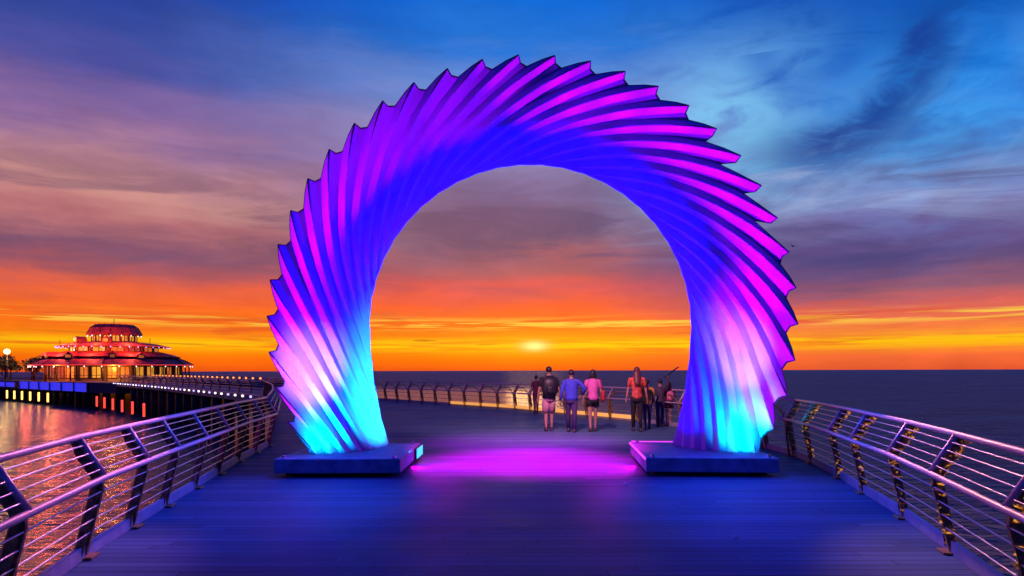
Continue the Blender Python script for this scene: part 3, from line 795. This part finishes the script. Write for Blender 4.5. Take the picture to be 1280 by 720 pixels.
# trees
def leaf_mat(name, c):
    m = bpy.data.materials.new(name); m.use_nodes = True
    t = NT(m.node_tree); b = m.node_tree.nodes['Principled BSDF']
    g = t.n('ShaderNodeNewGeometry')
    t.link(t.ramp(g.outputs['Random Per Island'], [(0, tuple(x * 0.5 for x in c) + (1,)), (1, tuple(min(1, x * 1.7) for x in c) + (1,))]), b.inputs['Base Color'])
    b.inputs['Roughness'].default_value = 0.6
    return m
M_LEAF = leaf_mat('olive_foliage', (0.09, 0.085, 0.03))
M_BARK = mat('bark', (0.09, 0.06, 0.04), 0.9, var=0.3)
def tree(x, y, h, w, seed, label):
    rg = random.Random(seed)
    t = thing('tree', label, 'tree', (x, y, 0), 0, 'trees left of the pavilion')
    tb = MB(); tb.tube([(0, 0, 0), (0.1, 0, h * 0.3), (0.0, 0.1, h * 0.55)], [0.2, 0.15, 0.1], 7)
    cl = []
    for k in range(9):
        a = rg.uniform(0, 2 * PI); rr = rg.uniform(0.2, 1) * w * 0.75
        c = Vector((rr * math.cos(a), rr * math.sin(a), h * rg.uniform(0.45, 0.88)))
        cl.append((c, rg.uniform(0.28, 0.5) * w)); tb.tube([(0, 0, h * 0.4), tuple(c)], [0.08, 0.03], 5)
    tb.build('trunk', M_BARK, t, True)
    b = MB()
    for c, r in cl:
        for _ in range(110):
            d = Vector((rg.gauss(0, 1), rg.gauss(0, 1), rg.gauss(0, 1))).normalized() * r * rg.uniform(0.4, 1.05)
            p = c + d; u = Vector((rg.gauss(0, 1), rg.gauss(0, 1), rg.gauss(0, 1))).normalized(); v = u.orthogonal().normalized()
            s_ = rg.uniform(0.12, 0.26)
            b.add([p - u * s_, p - v * s_ * 0.6, p + u * s_, p + v * s_ * 0.6], [(0, 1, 2, 3)])
    b.build('crown', M_LEAF, t, fixn=False)
tree(-96.5, 134.0, 4.4, 2.4, 1, 'rounded olive tree nearest the pavilion on the left')
tree(-104.5, 139.0, 5.0, 2.8, 2, 'tallest olive tree behind the street lamp on the pier')
tree(-110.5, 145.5, 5.2, 3.0, 3, 'leftmost olive tree on the pier at the edge of view')
tree(-101.5, 141.5, 4.7, 2.6, 4, 'olive tree between the street lamp and the rounded tree')

# gull
gl = MB()
gl.tube([(0, -0.2, 0), (0, -0.05, 0.01), (0, 0.12, 0.02), (0, 0.2, 0.03), (0, 0.25, 0.03)], [0.015, 0.05, 0.055, 0.03, 0.008], 8)
for s_ in (-1, 1):
    gl.add([(0, -0.05, 0.03), (s_ * 0.28, 0.02, 0.14), (s_ * 0.62, -0.08, 0.06), (s_ * 0.27, -0.1, 0.12), (0, 0.09, 0.03), (s_ * 0.28, 0.02, 0.125)], [(0, 4, 1, 3), (3, 1, 2), (0, 3, 5, 4), (3, 2, 5)])
go = gl.build('bird', mat('grey_feathers', (0.1, 0.1, 0.11), 0.7), fixn=True)
go.location = (352 / 834 * 60, 60, 1.7 + 154 / 834 * 60); go.rotation_euler = (R(10), R(8), R(15))
tag(go, 'small dark bird flying in the sky right of the arch', 'bird')

# ------------------------------------------------------------------ people
M_SKIN = mat('skin', (0.42, 0.22, 0.15), 0.55)
M_HAIR = mat('dark_hair', (0.02, 0.014, 0.012), 0.5)
M_HAIRR = mat('auburn_hair', (0.12, 0.03, 0.02), 0.45)
def cloth(name, c, var=0.25): return mat(name, c, 0.8, var=var, vscale=5, bump=0.3, bscale=18)
def skin_mesh(name, chains, H):
    # chains: list of lists of (pos, radius); first vertex of a later chain may be ('ref', index)
    verts = []; edges = []; rads = []; roots = []
    for ch in chains:
        prev = None
        for e in ch:
            if e[0] == 'ref': idx = e[1]
            else:
                verts.append(e[0]); rads.append(e[1]); idx = len(verts) - 1
                if prev is None: roots.append(idx)
            if prev is not None: edges.append((prev, idx))
            prev = idx
    me = bpy.data.meshes.new(name); me.from_pydata([tuple(v) for v in verts], edges, [])
    o = bpy.data.objects.new(name, me); COL.objects.link(o)
    o.modifiers.new('skin', 'SKIN')
    ss = o.modifiers.new('sub', 'SUBSURF'); ss.levels = 1; ss.render_levels = 1
    for i, sv in enumerate(me.skin_vertices[0].data):
        r = rads[i]; sv.radius = r if isinstance(r, tuple) else (r, r); sv.use_root = i in roots; sv.use_loose = False
    dg = bpy.context.evaluated_depsgraph_get()
    nm = bpy.data.meshes.new_from_object(o.evaluated_get(dg))
    o.modifiers.clear(); o.data = nm; nm.name = name
    return o
def loft(secs, n=14, mi=0, b=None):
    # secs: (center, rx, ry)
    b = b or MB(); vs = []; fs = []
    for c, rx, ry in secs:
        for k in range(n):
            a = 2 * PI * k / n
            vs.append((c[0] + rx * math.cos(a), c[1] + ry * math.sin(a), c[2]))
    for i in range(len(secs) - 1):
        for k in range(n):
            l = (k + 1) % n
            fs.append((i * n + k, i * n + l, (i + 1) * n + l, (i + 1) * n + k))
    fs.append(tuple(range(n - 1, -1, -1))); fs.append(tuple((len(secs) - 1) * n + k for k in range(n)))
    return b.add(vs, fs, mi)
def person(label, x, y, rz, H, shirt, trousers, legs='long', arms=None, hair='short', hair_m=None, sleeves='short', step=0.05, female=False, shoe=None):
    t = thing('person', label, 'person', (x, y, 0), rz, 'people strolling beyond the arch')
    V = Vector; f = H / 1.75
    arms = arms or {}
    sh = 0.165 if female else 0.19
    hipx = 0.085
    ank = {s: V((s * 0.085, s * step, 0.075)) * f for s in (-1, 1)}
    knee = {s: V((s * 0.09, s * step * 0.7 + 0.025, 0.49)) * f for s in (-1, 1)}
    hip = {s: V((s * hipx, 0, 0.90)) * f for s in (-1, 1)}
    sho = {s: V((s * sh, 0, 1.43)) * f for s in (-1, 1)}
    elb = {}; wri = {}
    for s in (-1, 1):
        e, w = arms.get(s, ((0.075, -0.03, -0.29), (0.04, 0.05, -0.26)))
        elb[s] = sho[s] + V((s * e[0], e[1], e[2])) * f; wri[s] = elb[s] + V((s * w[0], w[1], w[2])) * f
    ch = [[(V((0, 0, 0.95)) * f, 0.115 * f), (V((0, 0, 1.12)) * f, 0.105 * f), (V((0, 0, 1.30)) * f, 0.12 * f), (V((0, 0, 1.43)) * f, 0.085 * f), (V((0, -0.005, 1.50)) * f, 0.052 * f), (V((0, 0.01, 1.57)) * f, 0.06 * f), (V((0, 0.012, 1.65)) * f, 0.078 * f), (V((0, 0.005, 1.70)) * f, 0.062 * f)]]
    idx = 8
    for s in (-1, 1):
        ch.append([('ref', 3), (sho[s], 0.052 * f), (elb[s], 0.038 * f), (wri[s], 0.026 * f)]); idx += 3
    for s in (-1, 1):
        toe = ank[s] + V((s * 0.02, 0.15, -0.045)) * f
        ch.append([('ref', 0), (hip[s], 0.085 * f), (knee[s], 0.056 * f), (knee[s].lerp(ank[s], 0.35), 0.052 * f), (ank[s], 0.034 * f), (ank[s] + V((0, 0.03, -0.042)) * f, 0.036 * f), (toe, 0.026 * f)])
    # hands: palm plus five fingers, each its own short chain rooted inside the palm
    for s in (-1, 1):
        d = (wri[s] - elb[s]).normalized(); side = d.cross(V((s, 0, 0))).normalized() if abs(d.x) < 0.9 else V((0, 1, 0))
        outw = d.cross(side).normalized()
        palm = wri[s] + d * 0.075 * f
        ch.append([(wri[s] - d * 0.01, 0.024 * f), (palm, (0.032 * f))])
        for q, (o_, L) in enumerate(((-0.028, 0.065), (-0.010, 0.078), (0.009, 0.072), (0.027, 0.055))):
            a_ = palm + side * o_ * f; b_ = a_ + (d * 0.6 * L + outw * 0.01) * f; c_ = b_ + (d * 0.38 * L + outw * 0.022) * f
            ch.append([(a_, 0.011 * f), (b_, 0.009 * f), (c_, 0.008 * f)])
        a_ = wri[s] + d * 0.035 * f - side * 0.022 * f; b_ = a_ + (d * 0.03 - side * 0.03) * f; c_ = b_ + (d * 0.035 - side * 0.006) * f
        ch.append([(a_, 0.013 * f), (b_, 0.011 * f), (c_, 0.009 * f)])
    body = skin_mesh('body', ch, H); body.parent = t
    body.data.materials.clear(); body.data.materials.append(M_SKIN); body.data.materials.append(M_HAIR)
    # face: nose, ears, eyes and mouth joined into the body mesh
    fb = MB(); hc = V((0, 0.012, 1.64)) * f
    fb.ball(hc, (0.074 * f, 0.09 * f, 0.105 * f), 14, 10, 0)
    fb.ball(hc + V((0, 0.094, -0.012)) * f, (0.013 * f, 0.018 * f, 0.024 * f), 8, 6, 0)
    for s in (-1, 1):
        fb.ball(hc + V((s * 0.075, -0.005, -0.005)) * f, (0.012 * f, 0.02 * f, 0.03 * f), 8, 6, 0)
        fb.ball(hc + V((s * 0.03, 0.08, 0.012)) * f, (0.013 * f, 0.008 * f, 0.008 * f), 8, 6, 1)
    fb.ball(hc + V((0, 0.083, -0.052)) * f, (0.024 * f, 0.008 * f, 0.006 * f), 8, 6, 1)
    hm = fb.build('head_tmp', [M_SKIN, M_HAIR])
    bm = bmesh.new(); bm.from_mesh(body.data)
    for p in bm.faces: p.material_index = 0
    bm.from_mesh(hm.data); bm.to_mesh(body.data); bm.free()
    hme = hm.data; bpy.data.objects.remove(hm); bpy.data.meshes.remove(hme)
    body.data.polygons.foreach_set('use_smooth', [True] * len(body.data.polygons))
    # shirt
    b = MB()
    wx = 0.155 if female else 0.178
    loft([(V((0, 0, z)) * f, rx * f, ry * f) for z, rx, ry in ((0.90, wx + 0.012, 0.135), (0.98, wx, 0.13), (1.10, wx - (0.03 if female else 0.008), 0.118), (1.25, wx + 0.004, 0.132), (1.36, sh + 0.01, 0.128), (1.44, sh + 0.005, 0.10), (1.485, 0.10, 0.08), (1.50, 0.065, 0.062))], 16, 0, b)
    for s in (-1, 1):
        end = {'none': None, 'short': elb[s].lerp(sho[s], 0.25), 'long': None}[sleeves]
        if sleeves == 'short':
            b.tube([sho[s] - V((s * 0.05, 0, 0)) * f, sho[s], end], [0.06 * f, 0.068 * f, 0.062 * f], 10)
        elif sleeves == 'long':
            b.tube([sho[s] - V((s * 0.05, 0, 0)) * f, sho[s], elb[s], wri[s].lerp(elb[s], 0.06)], [0.06 * f, 0.066 * f, 0.052 * f, 0.038 * f], 10)
    so2 = b.build('shirt', shirt, t, True)
    # trousers / shorts
    b = MB()
    loft([(V((0, 0, z)) * f, rx * f, ry * f) for z, rx, ry in ((0.80, 0.165, 0.125), (0.86, 0.178, 0.135), (0.94, 0.165, 0.13), (1.0, 0.15, 0.118))], 16, 0, b)
    for s in (-1, 1):
        top = hip[s]
        if legs == 'long': b.tube([top, hip[s].lerp(knee[s], 0.4), knee[s], ank[s].lerp(knee[s], 0.08)], [0.098 * f, 0.09 * f, 0.068 * f, 0.056 * f], 12)
        elif legs == 'slim': b.tube([top, hip[s].lerp(knee[s], 0.4), knee[s], knee[s].lerp(ank[s], 0.35), ank[s].lerp(knee[s], 0.06)], [0.094 * f, 0.082 * f, 0.061 * f, 0.058 * f, 0.04 * f], 12)
        elif legs == 'knee': b.tube([top, hip[s].lerp(knee[s], 0.5), hip[s].lerp(knee[s], 0.95)], [0.1 * f, 0.1 * f, 0.094 * f], 12)
        else: b.tube([top, hip[s].lerp(knee[s], 0.22), hip[s].lerp(knee[s], 0.45)], [0.1 * f, 0.1 * f, 0.098 * f], 12)
    b.build('trousers' if legs in ('long', 'slim') else 'shorts', trousers, t, True)
    for s in (-1, 1):
        a = ank[s]
        b = MB()
        loft([((a.x, a.y + 0.045 * f, 0.005), 0.048 * f, 0.13 * f), ((a.x, a.y + 0.045 * f, 0.03), 0.05 * f, 0.132 * f), ((a.x, a.y + 0.03 * f, 0.065 * f), 0.044 * f, 0.10 * f), ((a.x, a.y - 0.005, 0.105 * f), 0.04 * f, 0.05 * f)], 12, 0, b)
        b.build('shoe', shoe or M_SHOE, t, True)
    hmn = hair_m or M_HAIR
    b = MB()
    b.ball(hc + V((0, -0.018, 0.03)) * f, (0.086 * f, 0.098 * f, 0.095 * f), 14, 10)
    if hair == 'bun':
        b.ball(hc + V((0, -0.04, 0.145)) * f, 0.05 * f, 10, 8)
    if hair == 'long':
        loft([(hc + V((0, -0.06 - 0.02 * i, 0.03 - 0.085 * i)) * f, (0.088 + 0.012 * math.sin(i * 0.9)) * f, (0.055 - 0.004 * i) * f) for i in range(6)], 12, 0, b)
    if hair == 'bob':
        loft([(hc + V((0, -0.035, 0.04 - 0.04 * i)) * f, (0.09 + 0.006 * i) * f, (0.08 - 0.006 * i) * f) for i in range(5)], 12, 0, b)
    if hair == 'tail':
        b.tube([hc + V(p) * f for p in ((0, -0.09, 0.07), (0, -0.15, 0.04), (0, -0.15, -0.08), (0, -0.13, -0.2))], [0.03 * f, 0.042 * f, 0.036 * f, 0.01 * f], 10)
    b.build('hair', hmn, t, True)
    return t, dict(f=f, sho=sho, elb=elb, wri=wri, hip=hip)
M_SHOE = mat('dark_shoe', (0.05, 0.035, 0.035), 0.6)
M_BLK = cloth('black_cloth', (0.012, 0.011, 0.013)); M_BLKB = mat('black_nylon', (0.012, 0.011, 0.012), 0.5, var=0.3)
M_PALEPINK = cloth('pale_pink_cloth', (0.5, 0.24, 0.28)); M_BLUEC = cloth('blue_cloth', (0.05, 0.06, 0.55))
M_INDIGO = cloth('indigo_denim', (0.06, 0.03, 0.12)); M_PINK = cloth('pink_cloth', (0.65, 0.12, 0.36))
M_ORANGE = mat('orange_red_print', (0.62, 0.09, 0.05), 0.8, var=0.7, vscale=16)
M_YEL = cloth('yellow_cloth', (0.6, 0.3, 0.04)); M_GREY = cloth('dark_grey_cloth', (0.06, 0.04, 0.06)); M_RED = mat('red_canvas', (0.4, 0.03, 0.03), 0.7, var=0.3)
M_MAROON = cloth('maroon_cloth', (0.14, 0.02, 0.05)); M_PINKB = mat('pink_backpack_nylon', (0.7, 0.16, 0.28), 0.6, var=0.35, vscale=9)
def backpack(owner, info, label, m, w=0.34, hh=0.46, d=0.17, zc=1.22):
    f = info['f']
    t = thing('backpack', label, 'backpack', owner.location, owner.rotation_euler.z)
    b = MB(); secs = []
    for i in range(9):
        u = -1 + 2 * i / 8
        e = (1 - abs(u) ** 3.2) ** 0.5 if abs(u) < 1 else 0.25
        e = max(e, 0.3)
        secs.append((Vector((0, -0.125 * f - d * 0.5 * e * f, zc * f + u * hh * 0.5 * f)), w * 0.5 * e * f, d * 0.5 * e * f))
    loft(secs, 16, 0, b); b.build('bag', m, t, True)
    b = MB(); loft([(Vector((0, -(0.125 + d) * f, (zc - 0.17 + 0.05 * i) * f)), (0.1 - 0.004 * i) * f, (0.03 - (0.004 if i in (0, 4) else 0)) * f) for i in range(5)], 12, 0, b); b.build('pocket', m, t, True)
    for s in (-1, 1):
        b = MB(); x = s * 0.11 * f
        b.tube([(x, -0.13 * f, (zc + 0.15) * f), (x, -0.10 * f, 1.49 * f), (x, 0.03 * f, 1.515 * f), (x, 0.155 * f, 1.40 * f), (x * 1.1, 0.16 * f, 1.2 * f), (x * 1.3, 0.05 * f, 1.02 * f), (x * 1.2, -0.13 * f, (zc - 0.16) * f)], 0.018 * f, 6)
        b.build('strap', m, t, True)
    return t
def at(px, fy): d = EYE * 834 / (fy - 464.0); return ((px - 640) / 834 * d, d)
x, y = at(686, 539.5)
p1, i1 = person('person in black with pale pink knee shorts carrying a black backpack, leftmost walker', x, y, R(4), 1.80, M_BLK, M_PALEPINK, 'knee', hair='short', step=0.08)
backpack(p1, i1, 'big rounded black backpack on the leftmost walker', M_BLKB, 0.44, 0.62, 0.2, 1.2)
x, y = at(714, 541)
p2, i2 = person('person in loose blue long sleeved shirt and dark trousers with one elbow out', x, y, R(-6), 1.71, M_BLUEC, M_INDIGO, 'long', {1: ((0.2, -0.03, -0.2), (-0.1, 0.14, -0.18))}, 'short', sleeves='long', step=-0.11)
x, y = at(741, 540.5)
p3, i3 = person('person with dark bobbed hair in pink top and short black shorts', x, y, R(3), 1.71, M_PINK, M_BLK, 'short', None, 'bob', female=True, step=0.1)
f = i3['f']; w = i3['wri'][1]
hb = thing('shoulder_bag', 'red canvas bag hanging at the side of the person in pink', 'bag', p3.location, p3.rotation_euler.z)
b = MB(); loft([(Vector((0.285, -0.02, z)) * f, rx * f, ry * f) for z, rx, ry in ((0.86, 0.06, 0.10), (0.90, 0.075, 0.14), (1.1, 0.065, 0.14), (1.17, 0.045, 0.13))], 14, 0, b); b.build('bag', M_RED, hb, True)
MB().tube([Vector(p) * f for p in ((0.26, -0.1, 1.15), (0.22, -0.09, 1.38), (0.15, -0.02, 1.49), (0.2, 0.08, 1.38), (0.26, 0.06, 1.15))], 0.014, 6).build('strap', M_RED, hb, True)
x, y = at(796, 540.5)
p4, i4 = person('person with long auburn hair in orange red print top and black leggings', x, y, R(-3), 1.78, M_ORANGE, M_BLK, 'slim', None, 'long', M_HAIRR, 'short', female=True, step=-0.1)
x, y = at(809, 538)
p5, i5 = person('child in yellow shirt and dark trousers half hidden beside the orange top', x, y, R(2), 1.42, M_YEL, M_INDIGO, 'slim', None, 'short', female=True)
x, y = at(825, 535)
p6, i6 = person('person in dark grey top and trousers raising one arm with a stick', x, y, R(-8), 1.42, M_GREY, M_INDIGO, 'slim', {1: ((0.14, 0.08, 0.16), (-0.02, 0.06, 0.22))}, 'short', female=True, sleeves='long')
x, y = at(836, 534)
p7, i7 = person('child in maroon shorts with a pink backpack, nearest the right leg of the arch', x, y, R(5), 1.34, M_MAROON, M_MAROON, 'short', None, 'bob', M_HAIRR, female=True)
backpack(p7, i7, 'small pink backpack worn by the child beside the arch', M_PINKB, 0.3, 0.4, 0.15, 1.2)
p8, i8 = person('thin person in maroon standing by the far railing, left of the walkers', 0.95, 26.3, R(25), 1.5, M_MAROON, M_MAROON, 'slim', None, 'short', female=True)
# stick with a phone, held in the raised hand
M6 = Matrix.Rotation(p6.rotation_euler.z, 3, 'Z')
hnd = M6 @ (i6['wri'][1] + (i6['wri'][1] - i6['elb'][1]).normalized() * 0.07) + p6.location
ss_ = thing('selfie_stick', 'dark stick with a phone held up above the heads', 'selfie stick', hnd)
tip = Vector((0.27, 0.06, 0.2))
MB().tube([-tip * 0.3, tip * 1.0], [0.024, 0.018], 8).build('pole', M_BLKB, ss_, True)
MB().tube([-tip * 0.32, tip * 0.1], 0.034, 8).build('handle', M_BLKB, ss_, True)
MB().beam(tip * 0.92 + Vector((-0.05, 0, -0.035)), tip * 0.92 + Vector((0.1, 0, 0.07)), 0.03, 0.09, up=(0, 1, 0)).build('phone', M_BLKB, ss_, bevel=0.004)

# lit tubes on the pilings below the pavilion
M_WARMT = mat('warm_light_tube', (0.9, 0.6, 0.2), 0.3, emit=(1.0, 0.5, 0.08), estr=5.0)
M_REDT = mat('red_piling_light', (0.9, 0.1, 0.1), 0.3, emit=(1.0, 0.06, 0.04), estr=1.6)
def piling_light(px, py, m, label, grp):
    t = thing('tube_light', label, 'light', (px, py, -3.4), 0, grp)
    MB().tube([(0, 0, 0), (0, 0, 1.5)], 0.13, 8).build('tube', m, t, True)
    for z_ in (0.2, 1.3):
        MB().beam((-0.15, 0.15, z_), (0.15, 0.15, z_), 0.12, 0.1).build('bracket', M_PILE, t)
for k in range(6):
    u = k / 5; p = Vector((-60.5, 97.2)).lerp(Vector((-41.5, 75.2)), u)
    piling_light(p.x, p.y, M_REDT, 'red tube light low on the pilings under the far pier', 'red piling lights')
for k in range(6):
    u = k / 5; p = Vector((-78, 112.1)).lerp(Vector((-97.5, 128.8)), u)
    piling_light(p.x, p.y, M_WARMT, 'warm yellow tube light on the pilings at far left', 'warm piling lights')

wp = resample([(-21.5, 57.0), (-42.5, 86.5), (-56, 104)], 2.4)
s2 = thing('string_lights', 'added string of orange bulbs standing in for the sunset-lit railing of the far pier', 'lights', (0, 0, 0))
MB().tube([(p.x, p.y, 1.16) for p in wp], 0.02, 5).build('cable', M_PILE, s2)  # added bulbs stand in for the sunset-lit band along this railing
M_RAIL_GLOW = mat('orange_rail_glow', (0.9, 0.4, 0.1), 0.3, emit=(1.0, 0.28, 0.05), estr=2.0)
for p in wp: MB().ball((p.x, p.y, 1.07), 0.1, 7, 5).build('bulb', M_RAIL_GLOW, s2, True)
M_PAPER = mat('white_paper', (0.75, 0.75, 0.78), 0.8)
for (x, y, r, lab) in ((1.69, 9.95, 0.4, 'crumpled white paper scrap on the deck beside the right plinth'), (2.25, 6.72, 1.3, 'tiny white paper scrap on the near right of the deck')):
    b = MB(); rg = random.Random(int(x * 100)); vs = [(0.035 * math.cos(k) * rg.uniform(0.6, 1.2), 0.035 * math.sin(k) * rg.uniform(0.6, 1.2), rg.uniform(0.004, 0.03)) for k in range(6)] + [(0, 0, 0.035), (0.005, 0, 0.003)]
    b.add(vs, [(k, (k + 1) % 6, 6) for k in range(6)] + [((k + 1) % 6, k, 7) for k in range(6)])
    o = b.build('paper_scrap', M_PAPER); o.location = (x, y, 0.002); o.rotation_euler = (0, 0, r); tag(o, lab, 'litter')
